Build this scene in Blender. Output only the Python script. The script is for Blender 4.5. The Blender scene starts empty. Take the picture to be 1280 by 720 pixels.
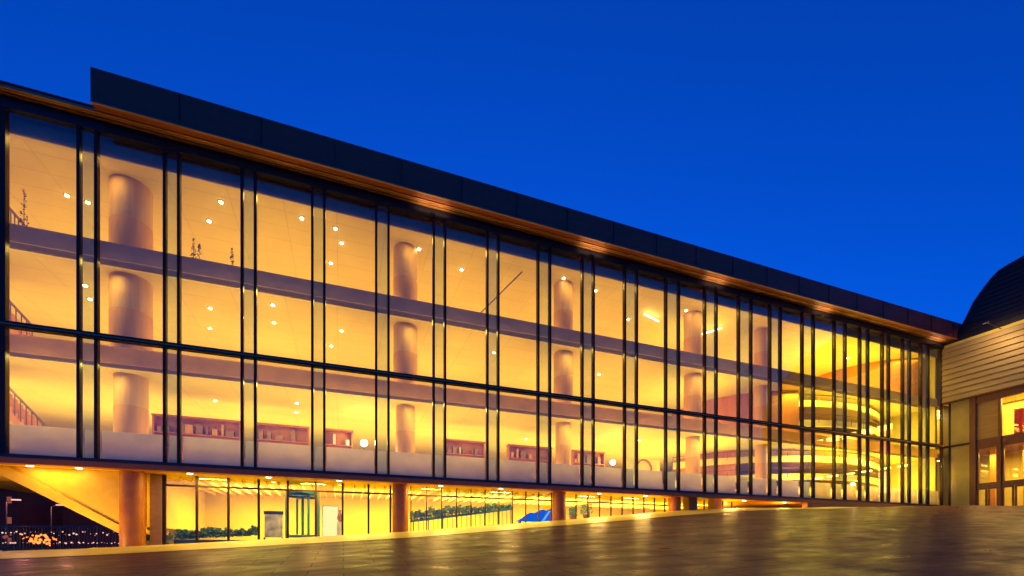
import bpy, bmesh, math, random
from mathutils import Vector, Matrix
random.seed(7)
R = math.radians
scene = bpy.context.scene
COL = scene.collection
EYE = 1.6                      # height of the lens above the datum; H below = height above the lens level
# World frame: X runs along the glass facade, Y runs into the building, facade glass stands at Y = 24
D0 = 24.0

# ------------------------------------------------------------------ materials
def new_mat(name):
    m = bpy.data.materials.new(name); m.use_nodes = True
    nt = m.node_tree; nt.nodes.clear()
    out = nt.nodes.new('ShaderNodeOutputMaterial')
    return m, nt, out
def noise(nt, scale, detail=4, stretch=(1, 1, 1), rough=.55):
    tc = nt.nodes.new('ShaderNodeTexCoord'); mp = nt.nodes.new('ShaderNodeMapping')
    mp.inputs['Scale'].default_value = stretch
    n = nt.nodes.new('ShaderNodeTexNoise'); n.inputs['Scale'].default_value = scale
    n.inputs['Detail'].default_value = detail; n.inputs['Roughness'].default_value = rough
    nt.links.new(tc.outputs['Object'], mp.inputs[0]); nt.links.new(mp.outputs[0], n.inputs['Vector'])
    return n
def ramp(nt, src, stops):
    r = nt.nodes.new('ShaderNodeValToRGB')
    el = r.color_ramp.elements
    while len(el) < len(stops): el.new(.5)
    for e, (p, c) in zip(el, stops):
        e.position = p; e.color = (*c, 1) if len(c) == 3 else c
    nt.links.new(src, r.inputs[0]); return r
def surf(name, c1, c2=None, rough=.6, metal=0, scale=3, stretch=(1, 1, 1), bump=0, bscale=30, spec=.5, rvar=.1, coat=0):
    m, nt, out = new_mat(name)
    p = nt.nodes.new('ShaderNodeBsdfPrincipled')
    c2 = c2 or tuple(x * .75 for x in c1)
    n = noise(nt, scale, 5, stretch)
    r = ramp(nt, n.outputs['Fac'], [(.3, c2), (.7, c1)])
    nt.links.new(r.outputs[0], p.inputs['Base Color'])
    mr = nt.nodes.new('ShaderNodeMapRange')
    mr.inputs['To Min'].default_value = max(.02, rough - rvar); mr.inputs['To Max'].default_value = min(1, rough + rvar)
    nt.links.new(n.outputs['Fac'], mr.inputs['Value']); nt.links.new(mr.outputs[0], p.inputs['Roughness'])
    p.inputs['Metallic'].default_value = metal
    p.inputs['Specular IOR Level'].default_value = spec
    p.inputs['Coat Weight'].default_value = coat
    if bump:
        nb = noise(nt, bscale, 4, stretch); b = nt.nodes.new('ShaderNodeBump')
        b.inputs['Strength'].default_value = bump; b.inputs['Distance'].default_value = .02
        nt.links.new(nb.outputs['Fac'], b.inputs['Height']); nt.links.new(b.outputs[0], p.inputs['Normal'])
    nt.links.new(p.outputs[0], out.inputs[0]); return m
def glow(name, col, s):
    m, nt, out = new_mat(name)
    e = nt.nodes.new('ShaderNodeEmission'); e.inputs[0].default_value = (*col, 1); e.inputs[1].default_value = s
    nt.links.new(e.outputs[0], out.inputs[0]); m.cycles.emission_sampling = 'NONE'; return m
def glass(name, tint, refl=1.0, haze=0.0, hcol=(.5, .5, .55)):
    m, nt, out = new_mat(name)
    t = nt.nodes.new('ShaderNodeBsdfTransparent'); t.inputs[0].default_value = (*tint, 1)
    g = nt.nodes.new('ShaderNodeBsdfGlossy'); g.inputs['Roughness'].default_value = .015
    f = nt.nodes.new('ShaderNodeFresnel')
    ge = nt.nodes.new('ShaderNodeNewGeometry'); mi = nt.nodes.new('ShaderNodeMapRange')      # same index from either side of the sheet
    mi.inputs['To Min'].default_value = 1.5; mi.inputs['To Max'].default_value = 1 / 1.5
    nt.links.new(ge.outputs['Backfacing'], mi.inputs['Value']); nt.links.new(mi.outputs[0], f.inputs['IOR'])
    nb = noise(nt, .35, 2, (1, 1, .6)); b = nt.nodes.new('ShaderNodeBump')
    o2 = nt.nodes.new('ShaderNodeObjectInfo'); nb.noise_dimensions = '4D'; sc = nt.nodes.new('ShaderNodeMath'); sc.operation = 'MULTIPLY'; sc.inputs[1].default_value = 37
    nt.links.new(o2.outputs['Random'], sc.inputs[0]); nt.links.new(sc.outputs[0], nb.inputs['W'])
    b.inputs['Strength'].default_value = .12; b.inputs['Distance'].default_value = .05
    nt.links.new(nb.outputs['Fac'], b.inputs['Height']); nt.links.new(b.outputs[0], g.inputs['Normal'])
    ml = nt.nodes.new('ShaderNodeMath'); ml.operation = 'MULTIPLY'; ml.inputs[1].default_value = refl; ml.use_clamp = True
    nt.links.new(f.outputs[0], ml.inputs[0])
    mx = nt.nodes.new('ShaderNodeMixShader')
    nt.links.new(ml.outputs[0], mx.inputs[0]); nt.links.new(t.outputs[0], mx.inputs[1]); nt.links.new(g.outputs[0], mx.inputs[2])
    last = mx
    if haze:
        d = nt.nodes.new('ShaderNodeBsdfDiffuse'); d.inputs[0].default_value = (*hcol, 1)
        m2 = nt.nodes.new('ShaderNodeMixShader')
        oi = nt.nodes.new('ShaderNodeObjectInfo'); vr = nt.nodes.new('ShaderNodeMapRange')
        vr.inputs['To Min'].default_value = haze * .4; vr.inputs['To Max'].default_value = haze * 1.9
        nt.links.new(oi.outputs['Random'], vr.inputs['Value']); nt.links.new(vr.outputs[0], m2.inputs[0])
        nt.links.new(mx.outputs[0], m2.inputs[1]); nt.links.new(d.outputs[0], m2.inputs[2]); last = m2
    nt.links.new(last.outputs[0], out.inputs[0]); return m
def frosted(name, col, trans):
    m, nt, out = new_mat(name)
    d = nt.nodes.new('ShaderNodeBsdfPrincipled'); d.inputs['Roughness'].default_value = .35
    n = noise(nt, 1.2, 4); r = ramp(nt, n.outputs['Fac'], [(.3, tuple(c * .85 for c in col)), (.7, col)])
    nt.links.new(r.outputs[0], d.inputs['Base Color'])
    t = nt.nodes.new('ShaderNodeBsdfTranslucent'); nt.links.new(r.outputs[0], t.inputs[0])
    mx = nt.nodes.new('ShaderNodeMixShader'); mx.inputs[0].default_value = trans
    nt.links.new(d.outputs[0], mx.inputs[1]); nt.links.new(t.outputs[0], mx.inputs[2])
    nt.links.new(mx.outputs[0], out.inputs[0]); return m

def plaza_mat():
    m, nt, out = new_mat('plaza_stone')
    p = nt.nodes.new('ShaderNodeBsdfPrincipled'); p.inputs['Specular IOR Level'].default_value = .22
    tc = nt.nodes.new('ShaderNodeTexCoord'); mp = nt.nodes.new('ShaderNodeMapping')
    nt.links.new(tc.outputs['Object'], mp.inputs[0])
    br = nt.nodes.new('ShaderNodeTexBrick'); br.inputs['Scale'].default_value = 1
    br.inputs['Brick Width'].default_value = 1.5; br.inputs['Row Height'].default_value = .75
    br.inputs['Mortar Size'].default_value = .022; br.inputs['Color1'].default_value = (.135, .044, .046, 1)
    br.inputs['Color2'].default_value = (.098, .033, .037, 1); br.inputs['Mortar'].default_value = (.012, .009, .009, 1)
    nt.links.new(mp.outputs[0], br.inputs['Vector'])
    n = noise(nt, .22, 6, (1, 2.2, 1)); r = ramp(nt, n.outputs['Fac'], [(.3, (.75, .73, .72)), (.72, (1.15, 1.1, 1.08))])
    mm = nt.nodes.new('ShaderNodeMixRGB'); mm.blend_type = 'MULTIPLY'; mm.inputs[0].default_value = 1
    nt.links.new(br.outputs['Color'], mm.inputs[1]); nt.links.new(r.outputs[0], mm.inputs[2])
    nt.links.new(mm.outputs[0], p.inputs['Base Color'])
    n2 = noise(nt, .8, 5, (1, 2, 1)); mr = nt.nodes.new('ShaderNodeMapRange')
    mr.inputs['From Min'].default_value = .3; mr.inputs['From Max'].default_value = .7
    mr.inputs['To Min'].default_value = .26; mr.inputs['To Max'].default_value = .50
    nt.links.new(n2.outputs['Fac'], mr.inputs['Value']); nt.links.new(mr.outputs[0], p.inputs['Roughness'])
    n3 = noise(nt, 2.2, 5, (1, 1.6, 1)); b = nt.nodes.new('ShaderNodeBump')
    b.inputs['Strength'].default_value = .07; b.inputs['Distance'].default_value = .012
    nt.links.new(n3.outputs['Fac'], b.inputs['Height'])
    b2 = nt.nodes.new('ShaderNodeBump'); b2.inputs['Strength'].default_value = .4; b2.inputs['Distance'].default_value = .01; b2.invert = True
    nt.links.new(br.outputs['Fac'], b2.inputs['Height']); nt.links.new(b.outputs[0], b2.inputs['Normal'])
    nt.links.new(b2.outputs[0], p.inputs['Normal'])
    df = nt.nodes.new('ShaderNodeBsdfDiffuse'); nt.links.new(mm.outputs[0], df.inputs[0]); nt.links.new(b2.outputs[0], df.inputs['Normal'])
    n4 = noise(nt, .45, 6, (1, 1.8, 1), .65); m4 = nt.nodes.new('ShaderNodeMapRange')         # worn against polished patches of the stone
    m4.inputs['From Min'].default_value = .32; m4.inputs['From Max'].default_value = .68
    m4.inputs['To Min'].default_value = .30; m4.inputs['To Max'].default_value = .58
    nt.links.new(n4.outputs['Fac'], m4.inputs['Value'])
    ms = nt.nodes.new('ShaderNodeMixShader'); nt.links.new(m4.outputs[0], ms.inputs[0])
    nt.links.new(df.outputs[0], ms.inputs[1]); nt.links.new(p.outputs[0], ms.inputs[2])
    nt.links.new(ms.outputs[0], out.inputs[0]); return m

M = {}
M['plaza'] = plaza_mat()
M['strip'] = surf('paving_lamplight_yellow', (.72, .54, .06), (.55, .40, .04), rough=.45, scale=.8, bump=.2, bscale=4)  # paler paving with the soffit lamplight put into its yellow
M['earth'] = surf('dark_ground', (.03, .026, .024), rough=.9, scale=.3)
M['frame'] = surf('dark_frame_paint', (.03, .014, .010), (.02, .009, .007), rough=.45, metal=0, scale=2, spec=.2)
M['head'] = surf('navy_head_panel', (.014, .018, .04), (.010, .012, .03), rough=.45, metal=.0, spec=.3, scale=1.5)
M['fascia'] = surf('dark_zinc_fascia', (.30, .07, .042), (.24, .055, .034), rough=.55, metal=0, spec=.3, scale=.9, stretch=(.3, 1, 3))
M['soffit'] = surf('bronze_soffit', (.46, .24, .11), (.3, .15, .07), rough=.4, metal=.3, scale=2, stretch=(.2, 4, 4))
M['beam'] = surf('rust_brown_beam', (.36, .10, .012), (.26, .07, .01), rough=.5, metal=0, scale=1.4, stretch=(.4, 1, 1))
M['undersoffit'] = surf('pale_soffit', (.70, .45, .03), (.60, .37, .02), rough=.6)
M['column'] = surf('terracotta_column', (.42, .14, .008), (.32, .095, .006), rough=.45, scale=2.5, bump=.15, bscale=12)
M['ceiling'] = surf('warm_plaster_ceiling', (.80, .68, .20), (.72, .60, .16), rough=.85, scale=.35)
def ceiling_mat():
    m = M['ceiling']; nt = m.node_tree; p = next(n for n in nt.nodes if n.type == 'BSDF_PRINCIPLED')
    src = p.inputs['Base Color'].links[0].from_socket
    tc = nt.nodes.new('ShaderNodeTexCoord'); br = nt.nodes.new('ShaderNodeTexBrick'); br.offset = 0
    br.inputs['Scale'].default_value = 1; br.inputs['Brick Width'].default_value = 2.42; br.inputs['Row Height'].default_value = 1.2
    br.inputs['Mortar Size'].default_value = .015
    br.inputs['Color1'].default_value = (1, 1, 1, 1); br.inputs['Color2'].default_value = (.94, .94, .94, 1); br.inputs['Mortar'].default_value = (.7, .68, .66, 1)
    nt.links.new(tc.outputs['Object'], br.inputs['Vector'])
    mm = nt.nodes.new('ShaderNodeMixRGB'); mm.blend_type = 'MULTIPLY'; mm.inputs[0].default_value = .8
    nt.links.new(src, mm.inputs[1]); nt.links.new(br.outputs['Color'], mm.inputs[2]); nt.links.new(mm.outputs[0], p.inputs['Base Color'])
ceiling_mat()
M['slab'] = surf('pale_floor', (.70, .60, .45), (.6, .5, .36), rough=.6)
M['edge'] = frosted('slate_spandrel', (.62, .56, .38), .62)
M['edgew'] = frosted('taupe_spandrel', (.88, .70, .22), .72)
M['wallw'] = surf('warm_wall', (.80, .64, .10), (.72, .56, .08), rough=.85, scale=.6)
M['olive'] = surf('olive_yellow_wall', (.62, .56, .16), (.52, .46, .12), rough=.8, scale=.7, stretch=(1, 1, .3))
M['timber'] = surf('orange_timber', (.66, .28, .02), (.50, .19, .012), rough=.5, scale=2.2, stretch=(1, 1, .15), bump=.1, bscale=14)
M['pale'] = surf('cream_parapet', (.80, .70, .26), (.72, .60, .2), rough=.6)
M['incol'] = surf('mauve_column_plaster', (.70, .46, .12), (.58, .36, .09), rough=.5, scale=1.6, stretch=(3, 3, .1))
M['wrap'] = surf('russet_column_base', (.66, .36, .06), (.56, .28, .045), rough=.6, scale=2, stretch=(3, 3, .2))
M['shelfwood'] = surf('walnut_shelf', (.52, .20, .02), (.36, .13, .012), rough=.5, scale=3, stretch=(4, 4, .4))
M['glassw'] = glass('clear_glass', (.98, .98, .93), 1.35, .014, (.5, .42, .3))
M['glassn'] = glass('greenish_glass', (.86, .93, .80), 1.6, .06)
M['glassl'] = glass('lobby_glass', (.97, 1, .95), 1.0)
M['frost'] = frosted('frosted_panel', (.88, .84, .72), .62)
M['steel'] = surf('handrail_steel', (.25, .14, .10), rough=.4, metal=.5)
M['teal'] = surf('teal_door_paint', (.05, .20, .13), (.03, .14, .10), rough=.35)
M['white'] = surf('white_board', (.8, .78, .68), rough=.5)
M['black'] = surf('black_paint', (.02, .018, .02), rough=.4)
M['blue'] = surf('blue_upholstery', (.03, .14, .62), (.02, .10, .5), rough=.7)
M['leafA'] = surf('teal_green_leaf', (.14, .30, .12), (.07, .17, .08), rough=.5, scale=5)
M['leafB'] = surf('dark_hedge_leaf', (.10, .20, .05), (.05, .11, .03), rough=.55, scale=6)
M['bark'] = surf('bark', (.12, .07, .04), rough=.9, scale=8)
M['pot'] = surf('clay_pot', (.3, .14, .07), rough=.8)
M['clad'] = surf('bronze_lap_board', (.46, .34, .14), (.36, .26, .105), rough=.5, metal=.15, scale=1.3, stretch=(1, .25, 2.5), bump=.1, bscale=10)
M['vault'] = surf('dark_standing_seam', (.016, .015, .026), (.010, .010, .018), rough=.5, metal=.3, scale=1.1)
M['mahog'] = surf('mahogany_frame', (.17, .05, .028), (.1, .03, .02), rough=.45, scale=3, stretch=(3, 3, .4))
M['ochre'] = surf('ochre_timber_panel', (.34, .2, .06), (.26, .15, .045), rough=.5, scale=2, stretch=(1, .3, 3))
M['oliveG'] = surf('olive_metal_panel', (.36, .27, .085), (.28, .21, .07), rough=.45, scale=1.2)
M['red'] = surf('red_banner_cloth', (.62, .05, .02), (.5, .035, .02), rough=.8)
M['city'] = surf('distant_masonry', (.20, .04, .014), (.12, .022, .008), rough=.9, scale=.4)
M['spot'] = glow('downlight_glow', (1, .78, .42), 14)
M['lampg'] = glow('lamp_globe_glow', (1, .82, .45), 9)
M['amber'] = glow('amber_bulb', (1, .22, .03), .9)
M['pinkw'] = glow('pale_bulb', (1, .52, .42), .45)
M['winlit'] = glow('distant_lit_window', (1, .25, .16), .10)
M['tube'] = glow('white_tube_glow', (1, .9, .6), 4)

# ------------------------------------------------------------------ mesh helpers (H = metres above lens level)
class MB:
    def __init__(s): s.bm = bmesh.new()
    def box(s, x0, x1, y0, y1, h0, h1, bev=0):
        vs = [s.bm.verts.new((x, y, h + EYE)) for x in (x0, x1) for y in (y0, y1) for h in (h0, h1)]
        for f in ((0, 1, 3, 2), (4, 6, 7, 5), (0, 4, 5, 1), (2, 3, 7, 6), (0, 2, 6, 4), (1, 5, 7, 3)):
            s.bm.faces.new([vs[i] for i in f])
        return s
    def prism(s, pts, axis, a0, a1):
        """closed polygon pts extruded: axis 'y' -> pts are (x,H); axis 'x' -> pts are (y,H); axis 'z' -> pts are (x,y), a = H"""
        def P(p, a):
            if axis == 'y': return (p[0], a, p[1] + EYE)
            if axis == 'x': return (a, p[0], p[1] + EYE)
            return (p[0], p[1], a + EYE)
        A = [s.bm.verts.new(P(p, a0)) for p in pts]; B = [s.bm.verts.new(P(p, a1)) for p in pts]
        n = len(pts)
        s.bm.faces.new(A); s.bm.faces.new(B[::-1])
        for i in range(n): s.bm.faces.new((A[i], B[i], B[(i + 1) % n], A[(i + 1) % n]))
        return s
    def tube(s, p0, p1, r, n=8, r1=None):
        p0 = Vector((p0[0], p0[1], p0[2] + EYE)); p1 = Vector((p1[0], p1[1], p1[2] + EYE)); r1 = r if r1 is None else r1
        d = (p1 - p0).normalized(); u = d.orthogonal().normalized(); v = d.cross(u)
        A = []; B = []
        for i in range(n):
            t = 2 * math.pi * i / n; o = u * math.cos(t) + v * math.sin(t)
            A.append(s.bm.verts.new(p0 + o * r)); B.append(s.bm.verts.new(p1 + o * r1))
        s.bm.faces.new(A[::-1]); s.bm.faces.new(B)
        for i in range(n): s.bm.faces.new((A[i], A[(i + 1) % n], B[(i + 1) % n], B[i]))
        return s
    def ball(s, c, r, n=2, sq=(1, 1, 1)):
        m = Matrix.Translation((c[0], c[1], c[2] + EYE)) @ Matrix.Diagonal((sq[0] * r, sq[1] * r, sq[2] * r, 1))
        bmesh.ops.create_icosphere(s.bm, subdivisions=n, radius=1, matrix=m); return s
    def lathe(s, cx, cy, prof, n=24):
        rings = [[s.bm.verts.new((cx + r * math.cos(2 * math.pi * i / n), cy + r * math.sin(2 * math.pi * i / n), h + EYE)) for i in range(n)] for r, h in prof]
        for a, b in zip(rings, rings[1:]):
            for i in range(n): s.bm.faces.new((a[i], a[(i + 1) % n], b[(i + 1) % n], b[i]))
        s.bm.faces.new(rings[0][::-1]); s.bm.faces.new(rings[-1]); return s
    def leaf(s, c, size):
        n = Vector((random.gauss(0, 1), random.gauss(0, 1), random.gauss(0, 1))).normalized()
        u = n.orthogonal().normalized(); v = n.cross(u); c = Vector((c[0], c[1], c[2] + EYE)); k = size * random.uniform(.6, 1.2)
        s.bm.faces.new([s.bm.verts.new(c + u * k), s.bm.verts.new(c + v * k * .45), s.bm.verts.new(c - u * k), s.bm.verts.new(c - v * k * .45)])
    def build(s, name, mat, parent=None, smooth=False, bev=0):
        me = bpy.data.meshes.new(name)
        bmesh.ops.recalc_face_normals(s.bm, faces=s.bm.faces)
        r = root_of(parent)
        if r is not None: bmesh.ops.translate(s.bm, verts=s.bm.verts, vec=-Vector(r))
        s.bm.to_mesh(me); s.bm.free()
        if smooth:
            for p in me.polygons: p.use_smooth = True
        o = bpy.data.objects.new(name, me); COL.objects.link(o); me.materials.append(mat)
        if parent is not None: o.parent = parent
        if bev:
            b = o.modifiers.new('bevel', 'BEVEL'); b.width = bev; b.segments = 2
        if smooth:
            try:
                e = o.modifiers.new('es', 'EDGE_SPLIT'); e.split_angle = R(40)
            except Exception: pass
        return o
def root_of(p):
    if p is None: return None
    while p.parent is not None: p = p.parent
    return p.location
def tag(o, label=None, cat=None, group=None, kind=None):
    if label: o['label'] = label
    if cat: o['category'] = cat
    if group: o['group'] = group
    if kind: o['kind'] = kind
    return o
def thing(name, loc, label, cat, group=None):
    o = bpy.data.objects.new(name, None); COL.objects.link(o); o.location = (loc[0], loc[1], loc[2] + EYE)
    o.empty_display_size = .3
    return tag(o, label, cat, group)
def B(name, mat, parent, *a, bev=0): return MB().box(*a).build(name, mat, parent, bev=bev)

# ------------------------------------------------------------------ lights
WARM = (1.0, .53, .13)
def area(name, loc, sx, sy, power, up=False, col=WARM, rot=None):
    l = bpy.data.lights.new(name, 'AREA'); l.shape = 'RECTANGLE'; l.size = sx; l.size_y = sy; l.energy = power; l.color = col
    o = bpy.data.objects.new(name, l); COL.objects.link(o); o.location = (loc[0], loc[1], loc[2] + EYE)
    o.rotation_euler = rot or ((math.pi, 0, 0) if up else (0, 0, 0)); return o

# ------------------------------------------------------------------ ground
def interp(tab, x):
    if x <= tab[0][0]: return tab[0][1]
    for (a, b), (c, d) in zip(tab, tab[1:]):
        if x <= c:
            k = (x - a) / (c - a); return b + (d - b) * k
    return tab[-1][1]
GT = [(-22, -.32), (-14, -.16), (-9, .02), (-3, .42), (2.9, .82), (8, 1.30), (12.3, 1.68), (17, 2.12), (21, 2.46), (26, 2.80), (31, 2.98), (37, 3.10), (44, 3.14), (52, 3.14), (400, 3.14)]
def smooth(a, b, x):
    k = min(1, max(0, (x - a) / (b - a))); return k * k * (3 - 2 * k)
def G(s): return sum(interp(GT, s + o) for o in (-1.2, -.6, 0, .6, 1.2)) / 5
def ground(s, t):
    T = 23.6 - 5.5 * smooth(30, 48, s)
    k = min(1, max(0, t / T)); K = .03 * max(-40, min(60, s))
    base = -1.5 + K - max(0, -t) * .0
    return base * (1 - k) + G(s) * k
def sheet(name, xs, ys, fn, mat, dz=0):
    bm = bmesh.new(); g = [[bm.verts.new((x, y, fn(x, y) + EYE + dz)) for y in ys] for x in xs]
    for i in range(len(xs) - 1):
        for j in range(len(ys) - 1): bm.faces.new((g[i][j], g[i + 1][j], g[i + 1][j + 1], g[i][j + 1]))
    me = bpy.data.meshes.new(name); bm.to_mesh(me); bm.free(); me.materials.append(mat)
    for p in me.polygons: p.use_smooth = True
    o = bpy.data.objects.new(name, me); COL.objects.link(o); return o
def frange(a, b, st):
    n = int(round((b - a) / st)); return [a + (b - a) * i / n for i in range(n + 1)]
tag(sheet('plaza', frange(-60, 100, 1), frange(-30, 24, 1) + frange(25, 60, 5), ground, M['plaza']), kind='structure')
far = [-3000, -1200, -500, -200, -100] + frange(-60, 100, 4) + [140, 250, 500, 1200, 3000]
fy = [-3000, -1000, -300, -100] + frange(-30, 60, 2) + [80, 120, 200, 400, 1000, 3000]
tag(sheet('ground', far, fy, ground, M['earth'], -.06), kind='structure')
def front(s): return 20.6 + .0 * s
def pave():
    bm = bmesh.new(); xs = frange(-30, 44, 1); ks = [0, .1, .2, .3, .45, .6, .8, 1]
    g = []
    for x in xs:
        t0 = 19.2 + 2.6 * smooth(-10, 36, x)  # front edge drawn along the lamp-lit band
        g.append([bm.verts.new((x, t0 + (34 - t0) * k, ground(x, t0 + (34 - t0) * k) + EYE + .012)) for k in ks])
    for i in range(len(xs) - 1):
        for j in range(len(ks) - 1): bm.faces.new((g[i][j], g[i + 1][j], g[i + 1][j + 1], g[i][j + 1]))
    me = bpy.data.meshes.new('lamplit_pavement'); bm.to_mesh(me); bm.free(); me.materials.append(M['strip'])
    o = bpy.data.objects.new('lamplit_pavement', me); COL.objects.link(o); return o
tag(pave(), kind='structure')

# ------------------------------------------------------------------ main glass building
bld = thing('glass_building', (-10, 24, 0), 'long three-storey glass-fronted hall glowing amber, raised on columns under a dark roof', 'building')
XL, XR = -18.4, 49.37
MUL = [-17.6, -15.36, -12.76, -10.34, -9.76, -7.37, -6.85, -4.4, -3.86, -1.42, -0.88, 1.56, 2.17, 4.5, 5.11, 7.49, 8.13, 10.57, 11.32, 13.47, 14.24, 16.48, 17.37, 19.63, 20.66, 22.84, 23.84, 25.85, 27.0, 28.81, 29.84, 32.09, 33.28, 35.57, 36.81, 38.54, 39.51, 41.29, 42.1, 43.93, 44.83, 46.36, 47.37, 49.37]
for i, x in enumerate(MUL):
    w = .055 if i != 2 else .15
    B('mullion', M['frame'], bld, x - w, x + w, D0 - .12, D0 + .13, 3.762, 17.56)
for i, (a, b) in enumerate(zip(MUL, MUL[1:])):
    wide = (i % 2 == 0) if i > 1 else (i == 1)
    if i == 1: wide = True
    narrow = (b - a) < 1.26 and i > 1
    mt = M['glassn'] if narrow else M['glassw']
    for h0, h1 in ((3.77, 8.83), (9.05, 17.55)):
        B('window_pane', mt, bld, a + .057, b - .057, D0 - .012, D0 + .012, h0, h1)
    B('frosted_panel', M['frost'], bld, a + .09, b - .09, D0 + .20, D0 + .23, 3.765, 5.02)
B('transom', M['frame'], bld, XL, XR + .1, D0 - .16, D0 + .14, 8.83, 8.91)
B('transom', M['soffit'], bld, XL, XR + .1, D0 - .14, D0 + .14, 8.912, 8.98)
B('transom', M['frame'], bld, XL, XR + .1, D0 - .16, D0 + .14, 8.982, 9.05)
# head band, roof
B('head_panel', M['head'], bld, XL, XR + .2, D0 - .13, D0 + .2, 17.562, 17.99)
m = MB()
for k in range(4):
    y0 = 23.42 + k * .145
    m.box(XL, XR + .6, y0, y0 + .10, 17.995 + .012 * (k % 2), 18.11)
m.build('soffit_slat', M['soffit'], bld)
B('soffit_board', M['frame'], bld, XL, XR + .6, 23.40, 24.6, 18.112, 18.2)
B('roof', M['fascia'], bld, XL, XR + .6, 23.9, 46.5, 18.202, 18.5)
FX = -9.56
m = MB(); m.prism([(23.0, 18.02), (23.38, 18.02), (24.6, 19.1), (24.6, 19.62), (22.98, 19.40)], 'x', FX, 52.6)
m.build('roof_fascia', M['fascia'], bld)
m = MB()
for x in frange(FX + 3, 52, 3.05): B('fascia_seam', M['frame'], bld, x, x + .018, 22.955, 22.985, 18.03, 19.40)
m.bm.free()
B('fascia_trim', M['soffit'], bld, FX, 52.5, 22.95, 23.05, 17.975, 18.018)
B('roof_cover', M['fascia'], bld, FX, 52.5, 24.61, 46, 18.502, 19.5)
# beam under the glazing and the deck
B('beam_cap', M['head'], bld, XL, XR + .1, D0 - .2, D0 + .3, 3.62, 3.76)
B('beam', M['beam'], bld, XL, XR + .1, D0 - .17, D0 + .32, 3.38, 3.618)
B('soffit', M['undersoffit'], bld, XL, XR, D0 + .322, 46, 3.42, 3.6)
# floors
for (h0, h1, mt) in ((3.602, 4.0, 'edge'), (8.0, 8.72, 'edgew'), (12.5, 13.2, 'edge')):
    B('floor_slab', M['slab'], bld, XL + .2, XR - .12, D0 + .95, 46, h0 + .1, h1)
    B('slab_edge', M[mt], bld, XL + .2, XR + .1, D0 + .34, D0 + .40, h0, h1 + .02)
    if h0 > 4: B('ceiling', M['ceiling'], bld, XL + .2, XR - .12, D0 + .95, 46, h0, h0 + .098)
B('slab_edge', M['edge'], bld, XL + .2, XR + .1, D0 + .34, D0 + .40, 16.9, 17.98)
B('ceiling', M['ceiling'], bld, XL + .2, XR - .12, D0 + .402, 46, 16.9, 17.0)
B('rear_wall', M['wallw'], bld, XL, XR, 46.01, 46.3, 3.4, 18.2)
B('end_wall', M['wallw'], bld, XL, XL + .19, D0 + .3, 46, 3.6, 18.1)
B('end_wall', M['olive'], bld, XR - .118, XR + .1, D0 + .41, 46, 3.6, 17.99)
B('plinth', M['beam'], bld, 32.5, XR + .1, D0 - .12, D0 + .30, 2.7, 3.378)
# structural columns under the beam
for s in (-8.81, 2.86, 12.32, 21.0):
    g = ground(s, 24.6) - .15
    rr = .46 if s < 0 else .42
    MB().lathe(s, 24.78, [(rr, g), (rr, 3.41)], 40).build('column', M['column'], bld, smooth=True)
B('column', M['column'], bld, 22.0, 22.7, 24.5, 25.1, ground(22, 24.6) - .1, 3.41)
B('column', M['wrap'], bld, 24.2, 24.9, 24.5, 25.1, ground(24, 24.6) - .1, 3.41)
# columns on the floors above
for (x, r) in ((-9.33, .80), (3.29, .66), (13.28, .62), (23.75, .62), (30.45, .55)):
    for k, (h0, h1, bh) in enumerate(((4.0, 8.0, 2.55), (8.72, 12.5, 2.2), (13.2, 16.9, 1.9))):
        q = r * (.8 if k == 0 else 1)
        MB().lathe(x, 26.1, [(q, h0), (q, h1)], 40).build('column', M['incol'], bld, smooth=True)
        MB().lathe(x, 26.1, [(q + .006, h0), (q + .006, h0 + bh - .03), (q + .002, h0 + bh)], 40).build('column_base', M['wrap'], bld, smooth=True)

# staircase at the left end: a flight on every floor, rising to the left
for h0, rise, xs in ((4.0, 4.72, -12.0), (8.72, 4.48, -12.75), (13.2, 3.2, -13.1)):
    sl = 1.25; n = 20; run = rise / sl
    fl = MB()
    pts = [(xs, h0)]
    for i in range(n):
        pts += [(xs - run * i / n, h0 + rise * (i + 1) / n), (xs - run * (i + 1) / n, h0 + rise * (i + 1) / n)]
    pts += [(xs - run, h0 + rise - .45), (xs - .35, h0)]
    f = fl.prism(pts, 'y', 26.0, 27.5).build('stair_flight', M['timber'], bld)
    MB().tube((xs, 26, h0 + .95), (xs - run, 26, h0 + rise + .95), .05).build('handrail', M['steel'], f)
    for i in range(0, n):
        x = xs - run * (i + .5) / n; z = h0 + rise * (i + .5) / n
        MB().tube((x, 26, z), (x, 26, z + .95), .022, 6).build('baluster', M['steel'], f)

# round timber drum and the sweeping galleries at the right
def arc(cx, cy, a, b, th0, th1, n):
    return [(cx + a * math.cos(R(th0 + (th1 - th0) * i / n)), cy + b * math.sin(R(th0 + (th1 - th0) * i / n))) for i in range(n + 1)]
def band(name, path, h0f, h1f, thick, mat, parent):
    bm = MB(); n = len(path); rows = []
    for i, (x, y) in enumerate(path):
        a = Vector(path[min(n - 1, i + 1)]) - Vector(path[max(0, i - 1)]); nn = Vector((-a.y, a.x)).normalized() * thick
        k = i / (n - 1); h0, h1 = h0f(k), h1f(k)
        rows.append([bm.bm.verts.new((px, py, h + EYE)) for px, py, h in ((x, y, h0), (x, y, h1), (x + nn.x, y + nn.y, h1), (x + nn.x, y + nn.y, h0))])
    for r0, r1 in zip(rows, rows[1:]):
        for j in range(4): bm.bm.faces.new((r0[j], r1[j], r1[(j + 1) % 4], r0[(j + 1) % 4]))
    bm.bm.faces.new(rows[0]); bm.bm.faces.new(rows[-1][::-1])
    return bm.build(name, mat, parent, smooth=True)
p1 = arc(37, 32.3, 8.6, 7.3, 165, 248, 30)
band('drum_wall', p1, lambda k: 8.72, lambda k: 12.5, .25, M['timber'], bld)
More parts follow.
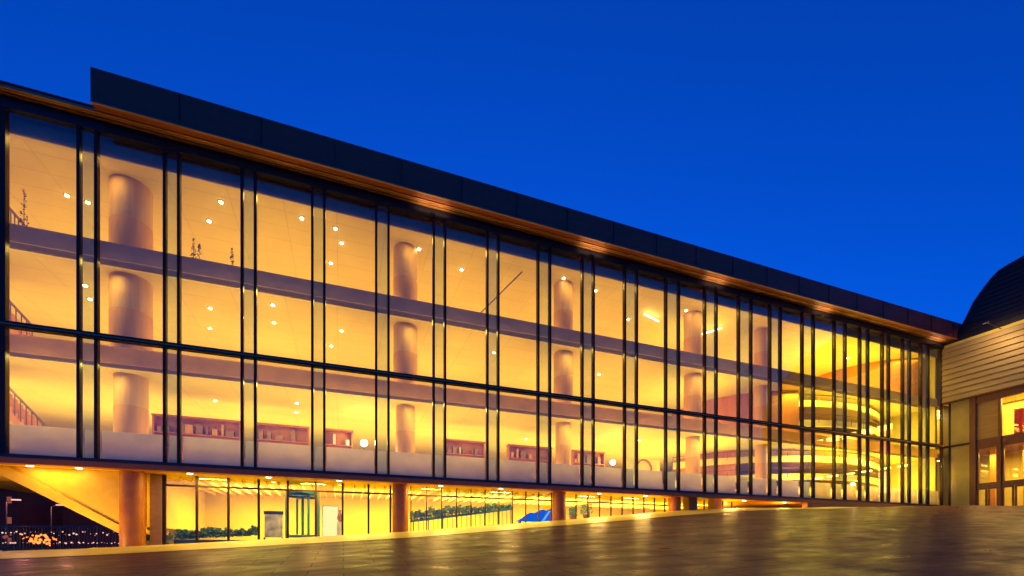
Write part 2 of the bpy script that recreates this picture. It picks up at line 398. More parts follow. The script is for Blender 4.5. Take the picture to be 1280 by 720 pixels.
p1b = arc(37, 32.3, 8.6, 7.3, 165, 215, 30)
band('drum_wall', p1b, lambda k: 4.0, lambda k: 8.0, .25, M['timber'], bld)
band('curved_wall', arc(49.5, 31, 5.8, 6.3, 180, 262, 20), lambda k: 13.2, lambda k: 16.9, .2, M['timber'], bld)
for (a, b, c, d) in ((5.15, 5.75, 5.75, 6.2), (6.75, 7.3, 7.1, 7.55), (9.6, 10.2, 10.3, 10.7), (11.3, 11.85, 11.7, 12.15)):
    p2 = arc(39, 36, 14, 10.6, 206 if a < 8 else 236, 318, 44)
    for q in p2[::4]: MB().tube((q[0], q[1], b - .02), (q[0], q[1], b + .42), .025, 6).build('gallery_post', M['steel'], bld)
    band('gallery_rail', p2, lambda k, b=b, d=d: b + .42 + (d - b) * math.sin(k * 1.57), lambda k, b=b, d=d: b + .47 + (d - b) * math.sin(k * 1.57), .05, M['steel'], bld)
    band('gallery_parapet', p2, lambda k, a=a, c=c: a + (c - a) * math.sin(k * 1.57), lambda k, b=b, d=d: b + (d - b) * math.sin(k * 1.57), .2, M['pale'], bld)
for hh in (5.0, 9.4):
    m = MB(); pa = arc(39, 36, 13.9, 10.4, 232, 318, 30); m.prism(pa + [(49.1, 45), (32, 45)], 'z', hh - .15, hh).build('gallery_deck', M['timber'], bld)
# warm timber stairs seen in front of the end wall
m = MB(); m.prism([(27.2, 4.0), (29.4, 5.6), (34.5, 5.9), (34.5, 6.2), (29.2, 6.0), (26.8, 4.3)], 'y', 29.0, 30.4).build('ramp', M['timber'], bld)

# recessed lamps in the ceilings
L3 = [(-12.4, 27.7), (-11.7, 27.9), (-5.6, 25.6), (-6.5, 27.3), (-2.0, 25.4), (-0.4, 25.6), (-0.1, 26.7), (-0.7, 28.8), (4.0, 25.7), (6.7, 26.7), (12.9, 25.3), (15.5, 25.8), (19.7, 28.2), (22.8, 25.7), (42.0, 27.1)]
L2 = [(-11.5, 27.2), (-11.9, 28.6), (-6.5, 27.5), (-7.1, 30.0), (-3.4, 26.0), (-3.6, 28.0), (-0.1, 27.7), (-0.7, 30.0), (9.0, 27.4), (17.2, 28.2)]
L1 = [(-2.4, 27.4), (-2.6, 29.3), (-6.5, 28.5), (12.5, 30.5), (20.5, 28.0)]
for hc, L in ((16.9, L3), (12.5, L2), (8.0, L1)):
    for (x, y) in L:
        o = MB().lathe(x, y, [(.13, hc - .02), (.13, hc + .01)], 16).build('ceiling_lamp', M['frame'], bld)
        MB().lathe(x, y, [(.08, hc - .05), (.09, hc - .021)], 16).build('lamp_lens', M['spot'], o)
for (x0, y0, x1, y1, h) in ((20.0, 26.7, 21.6, 27.2, 16.6), (25.9, 27.5, 26.6, 26.2, 16.5)):
    MB().tube((x0, y0, h), (x1, y1, h), .05).build('strip_lamp', M['tube'], bld)
MB().tube((7.0, 26.0, 13.3), (10.2, 25.6, 16.85), .04).build('brace_rod', M['steel'], bld)

# entrance hall below: glass screen
xs = [-7.84, -6.54, -5.24, -3.94, -2.64, -1.34, -.04, 1.26, 2.4]
xs2 = [3.5 + .86 * i for i in range(28)]
Y0 = 25.4
for i, x in enumerate(xs + xs2):
    g = ground(x, 25.3); w = .05 if i < 9 else .02
    if i == 0: w = .08
    B('lobby_mullion', M['frame'], bld, x - w, x + w, Y0 - .06, Y0 + .06, g, 3.419)
for a, b in list(zip(xs, xs[1:])) + [(2.4, 3.5)] + [(xs2[i], xs2[i + 3]) for i in range(0, 25, 3)]:
    g = min(ground(a, 25.3), ground(b, 25.3)) - .02
    B('lobby_pane', M['glassl'], bld, a + .06, b - .06, Y0 - .01, Y0 + .01, g, 3.415)
B('lobby_transom', M['frame'], bld, -7.84, 26.8, Y0 - .09, Y0 + .09, 2.90, 2.98)
B('lobby_rear_wall', M['wallw'], bld, -11.6, 34, 33.0, 33.2, -.3, 3.41)
B('lobby_side_wall', M['wallw'], bld, -8.3, -8.05, 25.4, 33.2, .97, 3.41)
MB().prism([(-7.9, 3.41), (-8.35, 3.41), (-8.35, 0.0), (-7.9, 0.0)], 'y', 25.3, 25.6).build('lobby_post', M['ochre'], bld)
for i in range(64):
    x = -7.4 + i * .53
    B('ceiling_baffle', M['pale'], bld, x, x + .035, 25.9, 32.5, 3.24, 3.40)
# raked concrete wedge at the left end, under the beam
m = MB(); m.prism([(-14.2, 3.41), (-13.2, 3.41), (-9.3, .84), (-8.36, .84), (-8.36, 3.41)], 'y', 24.99, 27.6)
m.build('raked_wall', M['undersoffit'], bld)
MB().prism([(-14.9, 3.40), (-13.1, 3.40), (-9.2, .93), (-8.36, .93), (-8.36, .66), (-9.35, .66), (-13.4, 3.1), (-14.9, 3.1)], 'y', 24.9, 27.7).build('raked_edge', M['undersoffit'], bld)
# recessed lamps in the soffit
for x in (-15.5, -12.2, -10.6, -6.6, -3.4, -.2, 5.0, 8.5, 15.0, 18.5, 27, 31, 35):
    o = MB().lathe(x, 24.55, [(.11, 3.40), (.11, 3.418)], 14).build('soffit_lamp', M['spot'], bld)

for x in (4.4, 14.0, 23.5, 34.0, 48.0):
    B('eave_lamp', M['black'], bld, x - .12, x + .12, D0 - .32, D0 - .135, 17.56, 17.64)
    area('eave_lamp_beam', (x, D0 - .34, 17.645), 1.6, .1, 4.5, up=True, col=(1, .55, .2))
# lighting: unseen fill lights added on each storey, soffit lamps and the hall below
for (h, pw, c) in ((4.3, 200, (1, .67, .12)), (9.0, 138, (1, .60, .10)), (13.5, 108, (1, .57, .10))):
    for i in range(7):
        area('front_fill', (-12.5 + i * 9.3, 24.72, h + (3.6 if h < 8 else 3.35)), 6, .5, pw * .5, col=c)  # unseen fill added for the fronts of columns and panels
    area('end_fill', (42, 26.6, h), 12, 3, pw * 2.6, up=True, col=(1, .74, .07))  # unseen fill added to brighten the right end, upward and downward
    area('end_fill', (40, 25.4, h + 3.2), 16, 1, pw * 1.8, col=(1, .74, .07))
    area('drum_fill', (25.6, 27.6, h + .1), 3, 3, pw * .9, up=True, col=(1, .62, .08), rot=(R(180), R(-35), 0))  # unseen light added to brighten the left face of the drum
    for i in range(7):
        x = -13 + i * 9.4
        area('ceiling_fill', (x, 31.5, h), 8.4, 5.5, pw * 1.0, up=True, col=c)  # unseen upward light added to brighten the ceilings, no cove built
        area('ceiling_fill', (x, 26.0, h), 8.4, 1.4, pw * .42, up=True, col=c)
for x in (-15, -11.5, -6, -1.5, 4.8, 9, 15, 18.4, 26, 31, 36):
    area('soffit_lamp_beam', (x, 24.75 if x > -9 else 24.45, 3.39), 1.2, .3, 70 if x > -9 else 16, col=(1, .58, .12))
for i in range(6):
    area('hall_lamp', (-4 + i * 6, 29, 3.38), 5, 4, 330, col=(1, .76, .14))
B('added_uplight_case', M['black'], bld, -12.4, -9.8, 23.3, 23.5, ground(-11, 23.4) - .05, ground(-11, 23.4) + .07)  # housing added for the extra light on the raked wall
area('raked_wall_fill', (-11.1, 23.4, ground(-11, 23.4) + .09), 2.5, .18, 95, col=(1, .55, .08), rot=(R(152), 0, 0))  # light added to brighten the raked wall evenly

# ------------------------------------------------------------------ furniture on the first storey
def shelf(x0, x1, y, label, cols):
    t = thing('shelf_unit', ((x0 + x1) / 2, y, 4.0), label, 'shelf', 'wooden shelf units along the first floor')
    m = MB(); m.box(x0, x0 + .08, y, y + .45, 4.0, 6.9); m.box(x1 - .08, x1, y, y + .45, 4.0, 6.9)
    m.build('side_panel', M['shelfwood'], t)
    B('top_panel', M['shelfwood'], t, x0 - .03, x1 + .03, y - .03, y + .48, 6.9, 7.0)
    B('back_panel', M['timber'], t, x0 + .08, x1 - .08, y + .4, y + .45, 4.0, 6.9)
    for k in (4.5, 5.25, 6.05): B('shelf_board', M['shelfwood'], t, x0 + .081, x1 - .081, y, y + .398, k, k + .05)
    x = x0 + .2; k = 0
    m = [MB(), MB(), MB()]; used = set()
    while x < x1 - .35:
        w = random.uniform(.08, .4); j = random.choice(cols)
        if random.random() < .75:
            m[j].box(x, x + w, y + .06, y + .34, 6.10, 6.10 + random.uniform(.25, .68)); used.add(j)
            m[j].box(x, x + w * .8, y + .06, y + .34, 5.30, 5.30 + random.uniform(.25, .6))
        x += w + random.uniform(.02, .25)
    for j in used:
        o = m[j].build('stored_ware', M[('white', 'ochre', 'wrap')[j]], t); o['kind'] = 'stuff'
X = lambda px, D: D * (((px - 640) / 564) * .93679 + .34991) / (.93679 - ((px - 640) / 564) * .34991)
for a, b, lb, cols in ((190, 301, 'long walnut shelf unit with scattered orange ware, first right of the leftmost column', (1, 2)),
                       (318, 386, 'shelf unit with upright pale boards, second from the left on the lowest storey', (0, 1, 1)),
                       (405, 441, 'narrow dark shelf unit with white ware beside the bright globe lamp', (0, 0, 2)),
                       (556, 606, 'low shelf unit right of the middle mauve column, full of ochre ware', (1, 0)),
                       (636, 690, 'dark russet shelf unit just left of the third column base', (2, 2, 1)),
                       (716, 756, 'short shelf unit right of the third column, near the second globe lamp', (1, 2))):
    shelf(X(a, 28.5), X(b, 28.5), 28.5, lb, cols)
# sideboard with a ring panel
x0 = X(800, 28.5)
t = thing('display_cabinet', (x0, 28.5, 4.0), 'pale display cabinet with a round ring on its front, right of the globe lamps', 'cabinet')
B('cabinet_body', M['pale'], t, x0 - 1.1, x0 + 1.9, 28.6, 29.1, 4.0, 6.75)
MB().lathe(0, 0, [(.1, 0), (.1, 0.01)], 3).bm.free()
def ring(cx, y, ch, r, w, mat, parent, name):
    m = MB(); n = 36
    A = []
    for i in range(n):
        c, s = math.cos(2 * math.pi * i / n), math.sin(2 * math.pi * i / n)
        A.append([m.bm.verts.new((cx + c * q, yy, ch + s * q + EYE)) for q, yy in ((r, y), (r + w, y), (r + w, y + .08), (r, y + .08))])
    for i in range(n):
        a, b = A[i], A[(i + 1) % n]
        for j in range(4): m.bm.faces.new((a[j], b[j], b[(j + 1) % 4], a[(j + 1) % 4]))
    return m.build(name, mat, parent)
ring(x0 + .4, 28.5, 6.0, .62, .12, M['ochre'], t, 'ring')
def globe(px, y, h, r, label, base, name='globe_lamp', pw=60):
    x = X(px, y)
    t = thing(name, (x, y, base), label, 'lamp', 'glowing globe lamps')
    MB().lathe(x, y, [(.22, base), (.22, base + .05), (.03, base + .07), (.03, h - r)], 16).build('lamp_stand', M['black'], t)
    MB().ball((x, y, h), r, 3).build('lamp_shade', M['lampg'], t, smooth=True)
    l = bpy.data.lights.new('globe_lamp_bulb', 'POINT'); l.energy = pw; l.color = (1, .7, .3); l.shadow_soft_size = r
    o = bpy.data.objects.new('globe_lamp_bulb', l); COL.objects.link(o); o.location = (x, y - r - .15, h + EYE)
globe(455, 27.8, 6.15, .2, 'bright globe lamp on a stand between the third shelf and the middle column', 4.0)
globe(766, 27.8, 6.15, .19, 'bright globe lamp just left of the cabinet with the ring', 4.0)
globe(1066, 27.0, 5.6, .2, 'bright globe lamp at the right under the sweeping galleries', 4.0, pw=120)
# slim potted plants on the top floor
def pot_plant(px, y, base, hh, label):
    x = X(px, y); t = thing('potted_plant', (x, y, base), label, 'plant', 'slim potted plants indoors')
    MB().lathe(x, y, [(.16, base), (.22, base + .35), (.2, base + .35)], 16).build('pot', M['pot'], t)
    m = MB()
    for i in range(60):
        a = random.random() * 6.28; h = random.uniform(.35, hh); r = .16 * (1 - h / hh) + .02
        m.leaf((x + r * math.cos(a), y + r * math.sin(a), base + h), .07)
    m.tube((x, y, base + .3), (x, y, base + hh), .02, 6, .008)
    m.build('foliage', M['bark'], t)
pot_plant(30, 25.6, 13.2, 2.3, 'tall slim potted plant by the top floor stair at far left')
pot_plant(242, 25.7, 13.2, 1.7, 'taller of the two slim potted plants close together on the top floor')
pot_plant(249, 25.7, 13.2, 1.5, 'shorter of the two slim potted plants close together on the top floor')
pot_plant(290, 26.0, 13.2, 1.75, 'slim potted plant standing alone on the top floor, right of a close pair')

# ------------------------------------------------------------------ things in the hall below
gx = X(378, 26.3); g = ground(gx, 26.3)
t = thing('revolving_door', (gx, 26.4, g), 'teal framed revolving door inside the ground floor glass screen', 'door')
MB().lathe(gx, 26.5, [(.86, g + 2.25), (.86, g + 2.5)], 32).build('canopy', M['teal'], t, smooth=True)
for k in range(4):
    a = R(25 + 90 * k); w = MB(); w.tube((gx + .78 * math.cos(a), 26.5 + .78 * math.sin(a), g), (gx + .78 * math.cos(a), 26.5 + .78 * math.sin(a), g + 2.25), .06)
    w.tube((gx, 26.5, g + .15), (gx + .78 * math.cos(a), 26.5 + .78 * math.sin(a), g + .15), .09)
    w.tube((gx, 26.5, g + 2.2), (gx + .78 * math.cos(a), 26.5 + .78 * math.sin(a), g + 2.2), .05); w.build('door_wing', M['teal'], t)
MB().tube((gx, 26.5, g), (gx, 26.5, g + 2.25), .07).build('door_shaft', M['teal'], t)
for a0 in (150, 330):
    band('curved_screen', [(gx + x, 26.5 + y) for x, y in arc(0, 0, .85, .85, a0, a0 + 60, 12)], lambda k: g, lambda k: g + 2.25, .03, M['teal'], t)
x = X(342, 26.2); g = ground(x, 26)
t = thing('notice_board', (x, 26.2, g), 'white notice board with a dark header strip, left of the revolving door', 'sign')
B('board', surf('printed_board', (.8, .78, .66), (.16, .2, .12), rough=.5, scale=2.4), t, x - .42, x + .42, 26.2, 26.26, g + .15, g + 1.35)
B('board_header', M['black'], t, x - .45, x + .45, 26.18, 26.28, g + 1.352, g + 1.52)
B('board_foot', M['black'], t, x - .45, x - .38, 26.1, 26.36, g, g + .149); B('board_foot', M['black'], t, x + .38, x + .45, 26.1, 26.36, g, g + .149)
x = X(413, 26.6); g = ground(x, 26.4)
t = thing('doorway_glow_panel', (x, 26.6, g), 'tall glowing cream panel standing in for the bright doorway right of the revolving door', 'panel')  # glowing panel put in for a bright doorway
B('panel_frame', M['white'], t, x - .42, x + .42, 26.62, 26.75, g, g + 1.75)
B('panel_face', glow('cream_doorway_glow', (1, .88, .35), .42), t, x - .38, x + .38, 26.6, 26.618, g + .04, g + 1.7)
x = X(425, 26.3); g = ground(x, 26.3)
t = thing('orange_vase', (x, 26.3, g), 'orange ornamental vase on a plinth beside the glowing cream panel', 'vase')
MB().lathe(x, 26.3, [(.16, g), (.16, g + .8)], 4).build('plinth', M['white'], t)
MB().lathe(x, 26.3, [(.06, g + .8), (.15, g + 1.0), (.12, g + 1.2), (.05, g + 1.35), (.08, g + 1.45)], 18).build('vase_body', M['column'], t, smooth=True)
# hedge behind the first panes
def hedge(x0, x1, y0, y1, hh, n, label, mat, name='clipped_hedge'):
    t = thing(name, ((x0 + x1) / 2, y0, ground((x0 + x1) / 2, y0)), label, 'hedge')
    B('planter_box', M['black'], t, x0, x1, y0, y1, ground(x0, y0) - .1, ground(x0, y0) + .3)
    m = MB()
    for i in range(n):
        x = random.uniform(x0, x1); y = random.uniform(y0, y1); e = .45 + .55 * abs(math.sin(math.floor(x / .13) * 12.9898) * 43758.5 % 1)
        m.leaf((x, y, ground(x, y) + .3 + (hh - .3) * e * random.random() ** .6), .07)
    m.build('foliage', mat, t)
hedge(-7.7, -4.1, 26.2, 26.8, .85, 5200, 'dark clipped hedge in a trough behind the first hall panes', M['leafB'])
hedge(-9.9, -8.5, 28.2, 28.8, .8, 1500, 'dark hedge in a trough under the raked wall', M['leafB'])
xa, xb = X(513, 27), X(640, 27); ga, gb = ground(xa, 27), ground(xb, 27)
t = thing('raised_planter', ((xa + xb) / 2, 27, (ga + gb) / 2), 'long teal planter on thin posts rising rightwards behind the hall glass, full of leaves', 'planter')
ta, tb = 1.50, 2.42
MB().prism([(xa, ta), (xb, tb), (xb, tb + .12), (xa, ta + .16)], 'y', 26.8, 27.4).build('trough', M['teal'], t)
m = MB()
for i in range(5200):
    k = random.random(); x = xa + (xb - xa) * k; top = (.78 - .42 * k) * (.5 + .5 * abs(math.sin(math.floor(x / .16) * 12.9898) * 43758.5 % 1))
    m.leaf((x, random.uniform(26.75, 27.45), ta + (tb - ta) * k + .12 + top * random.random() ** .6), .075)
m.build('foliage', M['leafA'], t)['kind'] = 'stuff'
for i in range(22):
    k = (i + .5) / 22; x = xa + (xb - xa) * k
    MB().tube((x, 26.8, ga + (gb - ga) * k - .1), (x, 26.8, ta + (tb - ta) * k), .02 + .02 * (i % 3 == 0), 6).build('leg', M['teal'], t)
for px, q, lb in ((716, .55, 'small leafy shrub in a pot just right of the third column'), (733, .7, 'larger leafy shrub in a pot further right of the third column')):
    x = X(px, 27); g = ground(x, 27); t = thing('potted_shrub', (x, 27, g), lb, 'plant', 'potted shrubs in the lower hall')
    MB().lathe(x, 27, [(.2, g), (.27, g + .3), (.24, g + .3)], 14).build('pot', M['pot'], t)
    m = MB()
    for i in range(500):
        a = random.random() * 6.28; r = q * .6 * random.random() ** .5
        m.leaf((x + r * math.cos(a), 27 + r * math.sin(a), g + .3 + q * random.random() ** .8), .07)
    m.build('foliage', M['leafA'], t)
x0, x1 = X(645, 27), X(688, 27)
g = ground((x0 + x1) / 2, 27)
t = thing('glow_form', ((x0 + x1) / 2, 27, g), 'low angular sculpture made to glow bright blue in the hall, left of the third column', 'form')  # unclear blue patch built as an added glowing form
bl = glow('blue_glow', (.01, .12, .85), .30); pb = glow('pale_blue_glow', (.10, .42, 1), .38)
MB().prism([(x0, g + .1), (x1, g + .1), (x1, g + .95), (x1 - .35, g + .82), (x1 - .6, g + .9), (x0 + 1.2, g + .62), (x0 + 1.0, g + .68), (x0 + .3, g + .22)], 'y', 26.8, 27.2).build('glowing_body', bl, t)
MB().prism([(x1 - .75, g + .12), (x1 - .55, g + .12), (x1 - .08, g + .80), (x1 - .22, g + .82)], 'y', 26.77, 26.798).build('pale_highlight', pb, t)  # pale glow put in for the highlight on the blue patch
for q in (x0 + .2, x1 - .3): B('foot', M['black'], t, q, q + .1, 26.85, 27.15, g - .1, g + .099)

# ------------------------------------------------------------------ entrance building at the right
EX = 49.5
ent = thing('entrance_building', (EX, 18, 3.4), 'bronze lap-boarded entrance building with a dark vaulted roof and mahogany portal', 'building')
n = 10; H0, H1 = 12.72, 17.45
m = MB()
for i in range(n):
    a = H0 + (H1 - H0) * i / n; b = H0 + (H1 - H0) * (i + 1) / n
    # lapped board: foot stands proud of its head
    m.prism([(EX - .30, a), (EX - .02, a), (EX - .02, b), (EX - .19, b + .0)], 'y', 6.0, 23.9)
m.build('wall_cladding', M['clad'], ent)
B('wall', M['wallw'], ent, EX - .018, EX + .3, 6.0, 23.88, H0 + .05, H1 + .3)
B('cladding_sill', M['mahog'], ent, EX - .27, EX + .1, 6.0, 23.88, H0 - .12, H0 - .003)
B('wall', M['vault'], ent, EX - .14, EX + 14, 24.35, 24.6, 3.2, 18.0)
# dark vault
prof = [(24.4, 17.6), (23.2, 18.2), (22.5, 19.5), (21.95, 20.69), (21.37, 21.45), (20.88, 22.03), (20.39, 22.44), (19.81, 22.60), (18.91, 22.75), (17, 22.9), (14.5, 22.7), (11, 21.8), (8, 19.8), (6, 17.48), (6, 17.46)]
prof[0] = (24.4, 17.47)
MB().prism(prof, 'x', EX + .05, EX + 16).build('vault_roof', M['vault'], ent)
m = MB()
for i in range(13):
    h = 17.9 + i * .36
    ys = [p for p in prof]
    # seams following the face of the vault
    y_hi = next((p[0] + (h - p[1]) * (q[0] - p[0]) / (q[1] - p[1]) for p, q in zip(prof[1:9], prof[2:10]) if p[1] <= h <= q[1]), 20)
    m.box(EX + .0, EX + .048, 9, y_hi - .08, h, h + .05)
m.build('roof_seam', M['frame'], ent)
# olive panels beside the glass hall
B('metal_panel', M['oliveG'], ent, EX - .02, EX + .1, 22.12, 23.42, 2.8, 8.74)
B('metal_panel', M['oliveG'], ent, EX - .02, EX + .1, 22.12, 23.42, 8.90, H0 - .13)
B('panel_rail', M['frame'], ent, EX - .08, EX + .1, 22.12, 23.95, 8.742, 8.898)
B('panel_post', M['frame'], ent, EX - .06, EX + .12, 23.425, 23.55, 2.8, H0 - .13)
# mahogany portal
def F(y0, y1, h0, h1, d=0): return (EX - .10 - d, EX + .14, y0, y1, h0, h1)
B('portal_post', M['mahog'], ent, *F(21.72, 22.11, 2.8, H0 - .125, .05))
B('portal_head', M['mahog'], ent, *F(10, 21.718, 12.05, H0 - .126))
for y in (20.18, 18.55, 16.9, 15.2, 13.5, 11.8):
    B('portal_post', M['mahog'], ent, *F(y, y + .16, 2.8, 12.048, .02))
B('portal_rail', M['mahog'], ent, *F(10, 21.716, 8.35, 9.0, .01 - .06))
B('portal_rail', M['mahog'], ent, *F(10, 21.716, 4.95, 5.25, .01 - .06))
B('timber_panel', M['ochre'], ent, EX + .0, EX + .08, 20.342, 21.718, 9.002, 12.048)
for i, (y0, y1) in enumerate(((18.712, 20.178), (17.062, 18.548), (15.362, 16.898), (13.662, 15.198), (11.962, 13.498))):
    B('window_pane', M['glassw'], ent, EX + .02, EX + .04, y0, y1, 9.002, 12.048)
for i, (y0, y1) in enumerate(((20.342, 21.718), (18.712, 20.178), (17.062, 18.548), (15.362, 16.898), (13.662, 15.198))):
    f = MB()
    for a, b, c, d in ((y0 + .01, y0 + .15, 5.252, 8.348), (y1 - .15, y1 - .01, 5.252, 8.348), (y0 + .151, y1 - .151, 5.252, 5.36), (y0 + .151, y1 - .151, 8.2, 8.348)):
        f.box(EX - .03, EX + .1, a, b, c, d)
    fo = f.build('window_frame', M['mahog'], ent)
    B('window_pane', M['glassw'], fo, EX + .02, EX + .04, y0 + .15, y1 - .15, 5.36, 8.2)
    mid = (y0 + y1) / 2
    for a, b in ((y0 + .02, mid - .02), (mid + .02, y1 - .02)):
        d = MB()
        for q in ((a, a + .12, 3.05, 4.94), (b - .12, b, 3.05, 4.94), (a + .121, b - .121, 4.82, 4.94), (a + .121, b - .121, 3.05, 3.3)):
            d.box(EX - .02, EX + .06, *q)
        do = d.build('door', M['mahog'], ent)
        B('door_pane', M['glassw'], do, EX + .01, EX + .03, a + .12, b - .12, 3.3, 4.82)
        B('door_handle', M['steel'], do, EX - .08, EX - .025, (b - .1 if a < mid - .1 and b < mid else a + .06), (b - .06 if a < mid - .1 and b < mid else a + .1), 4.0, 4.6)
for y in (20.0, 15.5):  # lamps and arms added to brighten the cladding
    o = B('added_wash_lamp', M['black'], ent, EX - 2.3, EX - 2.1, y, y + .4, 17.7, 17.82)
    MB().tube((EX - 2.2, y + .2, 17.76), (EX - .05, y + .2, 17.6), .03, 6).build('lamp_arm', M['black'], o)
    area('added_wash_beam', (EX - 2.2, y + .2, 17.68), 0.35, .35, 48, col=(1, .62, .25), rot=(0, R(-38), 0))
# foyer behind the portal
B('foyer_wall', M['wallw'], ent, EX + 5, EX + 5.2, 9, 24.3, 3.4, 12.7)
B('foyer_ceiling', M['ceiling'], ent, EX + .31, EX + 5.2, 9, 24.3, 12.75, 12.9)
B('foyer_gallery', M['ochre'], ent, EX + 2.6, EX + 4.98, 9, 24.3, 8.4, 8.8)
for y in (12, 14.5, 17, 19.5, 21.5, 23): B('foyer_pillar', M['timber'], ent, EX + 2.3, EX + 2.6, y, y + .35, 3.4, 8.39)
area('foyer_lamp', (EX + 3.2, 17, 12.6), 3.5, 12, 800, col=(1, .62, .14), rot=(0, 0, 0))
area('foyer_lamp', (EX + 1.6, 17, 8.0), 1, 12, 520, col=(1, .66, .16))
t = thing('hanging_banner', (EX + 1.0, 18.6, 9.3), 'red cloth banner hanging behind the upper portal window', 'banner')
B('cloth', M['red'], t, EX + 1.1, EX + 1.14, 17.3, 19.9, 9.2, 11.1)
MB().tube((EX + 1.12, 17.2, 11.15), (EX + 1.12, 20.0, 11.15), .04).build('banner_rod', M['black'], t)
for y in (17.4, 19.8): MB().tube((EX + 1.12, y, 11.18), (EX + 1.12, y, 12.75), .012, 5).build('cord', M['black'], t)
t = thing('tube_lamp', (EX + .8, 18.9, 9.4), 'white glowing upright tube lamp in front of the red banner', 'lamp')
MB().tube((EX + .8, 18.85, 9.35), (EX + .8, 18.85, 10.95), .10, 14, .07).build('lamp_tube', glow('warm_tube', (1, .55, .2), 5), t)
MB().tube((EX + .8, 18.85, 10.96), (EX + .8, 18.85, 12.75), .012, 5).build('cord', M['black'], t)
t = thing('lantern', (EX + 1.2, 18.3, 5.4), 'glowing pale box lantern behind the middle portal window', 'lamp')
B('lantern_body', glow('lantern_glow', (1, .72, .28), 2.2), t, EX + 1.0, EX + 1.4, 18.0, 19.0, 5.5, 7.6)
B('lantern_cap', M['black'], t, EX + .97, EX + 1.43, 17.97, 19.03, 7.602, 7.66)
B('lantern_stand', M['black'], t, EX + 1.1, EX + 1.3, 18.4, 18.6, 3.4, 5.498)

# ------------------------------------------------------------------ beyond the left end: railing, lights and dark houses
CAMX, CAMY = .34991, .93679
def at(px, z):                                                        # a ground point z metres ahead of the lens
    u = (px - 640) / 564
    return (z * (u * .93679 + .34991), z * (.93679 - u * .34991))
def railing(p0, p1, h, n, label):
    c = ((p0[0] + p1[0]) / 2, (p0[1] + p1[1]) / 2)
    t = thing('guard_railing', (*c, -.3), label, 'railing')
    MB().tube((*p0, -.3 + h), (*p1, -.3 + h), .05).build('top_rail', M['steel'], t)
    MB().tube((*p0, -.15), (*p1, -.15), .03).build('bottom_rail', M['steel'], t)
    for i in range(n + 1):
        k = i / n; x = p0[0] + (p1[0] - p0[0]) * k; y = p0[1] + (p1[1] - p0[1]) * k
        MB().tube((x, y, -.35), (x, y, -.3 + h), .04 if i % 6 == 0 else .018, 6).build('baluster', M['steel'], t)
railing(at(-40, 42), at(190, 42), 2.3, 60, 'long dark guard railing beyond the raked wall at far left')
def dark_house(px0, px1, z, hh, label, rows, dens):
    a, b = at(px0, z), at(px1, z); d = Vector((b[0] - a[0], b[1] - a[1])); L = d.length
    t = thing('dark_house', (0, 0, -.5), label, 'house', 'dark houses beyond the left end')
    t.location = (a[0], a[1], EYE - .5); t.rotation_euler = (0, 0, math.atan2(d.y, d.x))
    def lb(name, mat, x0, x1, y0, y1, z0, z1, par):
        bm = bmesh.new(); bmesh.ops.create_cube(bm, size=1, matrix=Matrix.Translation(((x0 + x1) / 2, (y0 + y1) / 2, (z0 + z1) / 2)) @ Matrix.Diagonal((x1 - x0, y1 - y0, z1 - z0, 1)))
        me = bpy.data.meshes.new(name); bm.to_mesh(me); bm.free(); me.materials.append(mat)
        o = bpy.data.objects.new(name, me); COL.objects.link(o); o.parent = par; return o
    lb('wall', M['city'], 0, L, 0, 8, 0, hh, t)
    lb('roof', M['earth'], -.3, L + .3, -.3, 8.3, hh + .01, hh + .35, t)
    for r in range(rows):
        n = int(L / 2.2)
        for i in range(n):
            if random.random() < dens:
                x = (i + .5) * L / n; z0 = hh * (r + .35) / rows
                lb('window', M['winlit'], x - .35, x + .35, -.06, -.005, z0, z0 + 1.0, t)
dark_house(-60, 22, 70, 9.5, 'dark house with a few reddish lit windows, leftmost behind the railing', 3, .5)
dark_house(26, 75, 78, 9.8, 'dark flat-roofed house in the middle of the gap under the raked wall', 3, .12)
dark_house(78, 180, 74, 8.0, 'low dark house at the right of the gap, behind the festoon lights', 2, .08)
dark_house(-60, 180, 100, 16, 'tall unlit block rising behind the other dark houses', 4, .03)
def festoon(px0, px1, z, h, n, mat, label, jit=.1, r=.07):
    a, b = at(px0, z), at(px1, z)
    t = thing('festoon_lights', (a[0], a[1], -.3), label, 'lights')
    MB().tube((*a, h), (*b, h), .015, 5).build('cable', M['black'], t)
    for q in (a, b): MB().tube((*q, -.35), (*q, h + .1), .04, 6).build('post', M['black'], t)
    for i in range(n):
        k = (i + random.uniform(.1, .9)) / n; x = a[0] + (b[0] - a[0]) * k; y = a[1] + (b[1] - a[1]) * k
        MB().ball((x, y, h - .08 - random.random() * jit), r * random.uniform(.35, 1.4), 1).build('bulb', mat, t)
festoon(-20, 150, 37, 1.45, 34, M['pinkw'], 'upper string of pale bulbs beyond the columns at far left', .35, .055)
festoon(-20, 150, 36, .55, 40, M['pinkw'], 'lowest string of small pale bulbs just above the paving at far left', .12, .05)
festoon(24, 72, 35, 1.2, 18, M['amber'], 'short upper string of amber bulbs at far left', .55, .085)
festoon(36, 64, 34.5, .75, 14, M['amber'], 'short lower string of amber bulbs at far left', .5, .09)
festoon(-30, 16, 39, 1.5, 10, M['winlit'], 'dim reddish string of bulbs near the left edge', .5, .12)

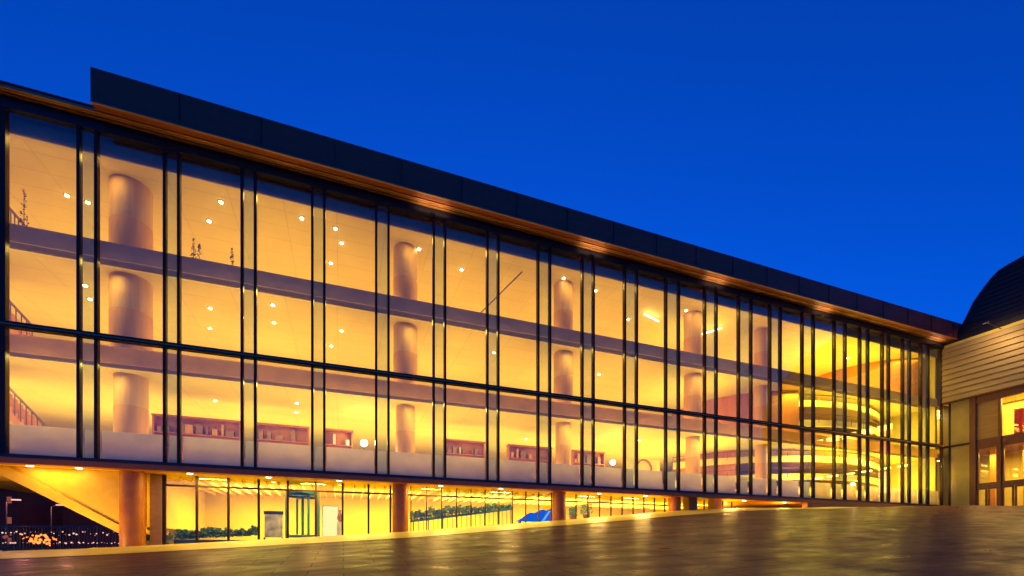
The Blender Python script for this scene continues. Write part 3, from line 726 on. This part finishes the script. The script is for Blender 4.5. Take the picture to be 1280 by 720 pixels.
for px, z, lb in ((8, 50, 'added street lamp reddening the houses near the left edge of the photo'), (64, 56, 'added street lamp reddening the houses in the gap under the raked wall')):  # lamps added to throw reddish light on the dark houses
    a = at(px, z); t = thing('added_street_lamp', (*a, -.3), lb, 'lamp', 'added street lamps beyond the railing')
    MB().tube((*a, -.35), (*a, 5.2), .07, 8, .05).build('lamp_post', M['black'], t)
    MB().tube((*a, 5.15), (a[0] + 1.1, a[1] - .6, 5.35), .04, 6).build('lamp_arm', M['black'], t)
    MB().box(a[0] + .8, a[0] + 1.5, a[1] - .8, a[1] - .5, 5.25, 5.38).build('lamp_head', M['pinkw'], t)
    l = bpy.data.lights.new('added_street_bulb', 'POINT'); l.energy = 420; l.color = (1, .32, .22); l.shadow_soft_size = .2
    o = bpy.data.objects.new('added_street_bulb', l); COL.objects.link(o); o.location = (a[0] + 1.1, a[1] - .6, 5.1 + EYE)
# ------------------------------------------------------------------ world, sun, camera
w = bpy.data.worlds.new('World'); scene.world = w; w.use_nodes = True
nt = w.node_tree; bg = nt.nodes['Background']
sky = nt.nodes.new('ShaderNodeTexSky'); sky.sky_type = 'NISHITA'; sky.sun_disc = False
SUN_EL, SUN_ROT = R(5.5), R(15)
sky.sun_elevation = SUN_EL; sky.sun_rotation = SUN_ROT; sky.ozone_density = 8; sky.dust_density = .2; sky.air_density = 1.0
mx = nt.nodes.new('ShaderNodeMixRGB'); mx.blend_type = 'MULTIPLY'; mx.inputs[0].default_value = 1; mx.inputs[2].default_value = (.09, .50, .97, 1)
nt.links.new(sky.outputs[0], mx.inputs[1]); nt.links.new(mx.outputs[0], bg.inputs[0]); bg.inputs[1].default_value = .125
sl = bpy.data.lights.new('sun', 'SUN'); sl.energy = .1; sl.angle = R(20); sl.color = (1, .80, .72)
so = bpy.data.objects.new('sun', sl); COL.objects.link(so); so.rotation_euler = (R(86), 0, R(180 - 15)); so.location = (0, 0, 60)

cd = bpy.data.cameras.new('camera'); cam = bpy.data.objects.new('camera', cd); COL.objects.link(cam)
cd.sensor_fit = 'HORIZONTAL'; cd.sensor_width = 36; cd.lens = 564 / 1280 * 36; cd.shift_y = 325 / 1280
cd.clip_end = 8000; cd.clip_start = .05
cam.location = (0, 0, EYE); cam.rotation_euler = (R(90), 0, -R(90 - 69.5188))
scene.camera = cam
scene.view_settings.view_transform = 'Standard'; scene.view_settings.look = 'None'; scene.view_settings.gamma = 1; scene.view_settings.exposure = 1.45
scene.view_settings.use_curve_mapping = False
scene.render.engine = 'CYCLES'
cy = scene.cycles; cy.transparent_max_bounces = 32; cy.max_bounces = 7; cy.diffuse_bounces = 4; cy.glossy_bounces = 3; cy.sample_clamp_indirect = 4; cy.caustics_reflective = False; cy.caustics_refractive = False
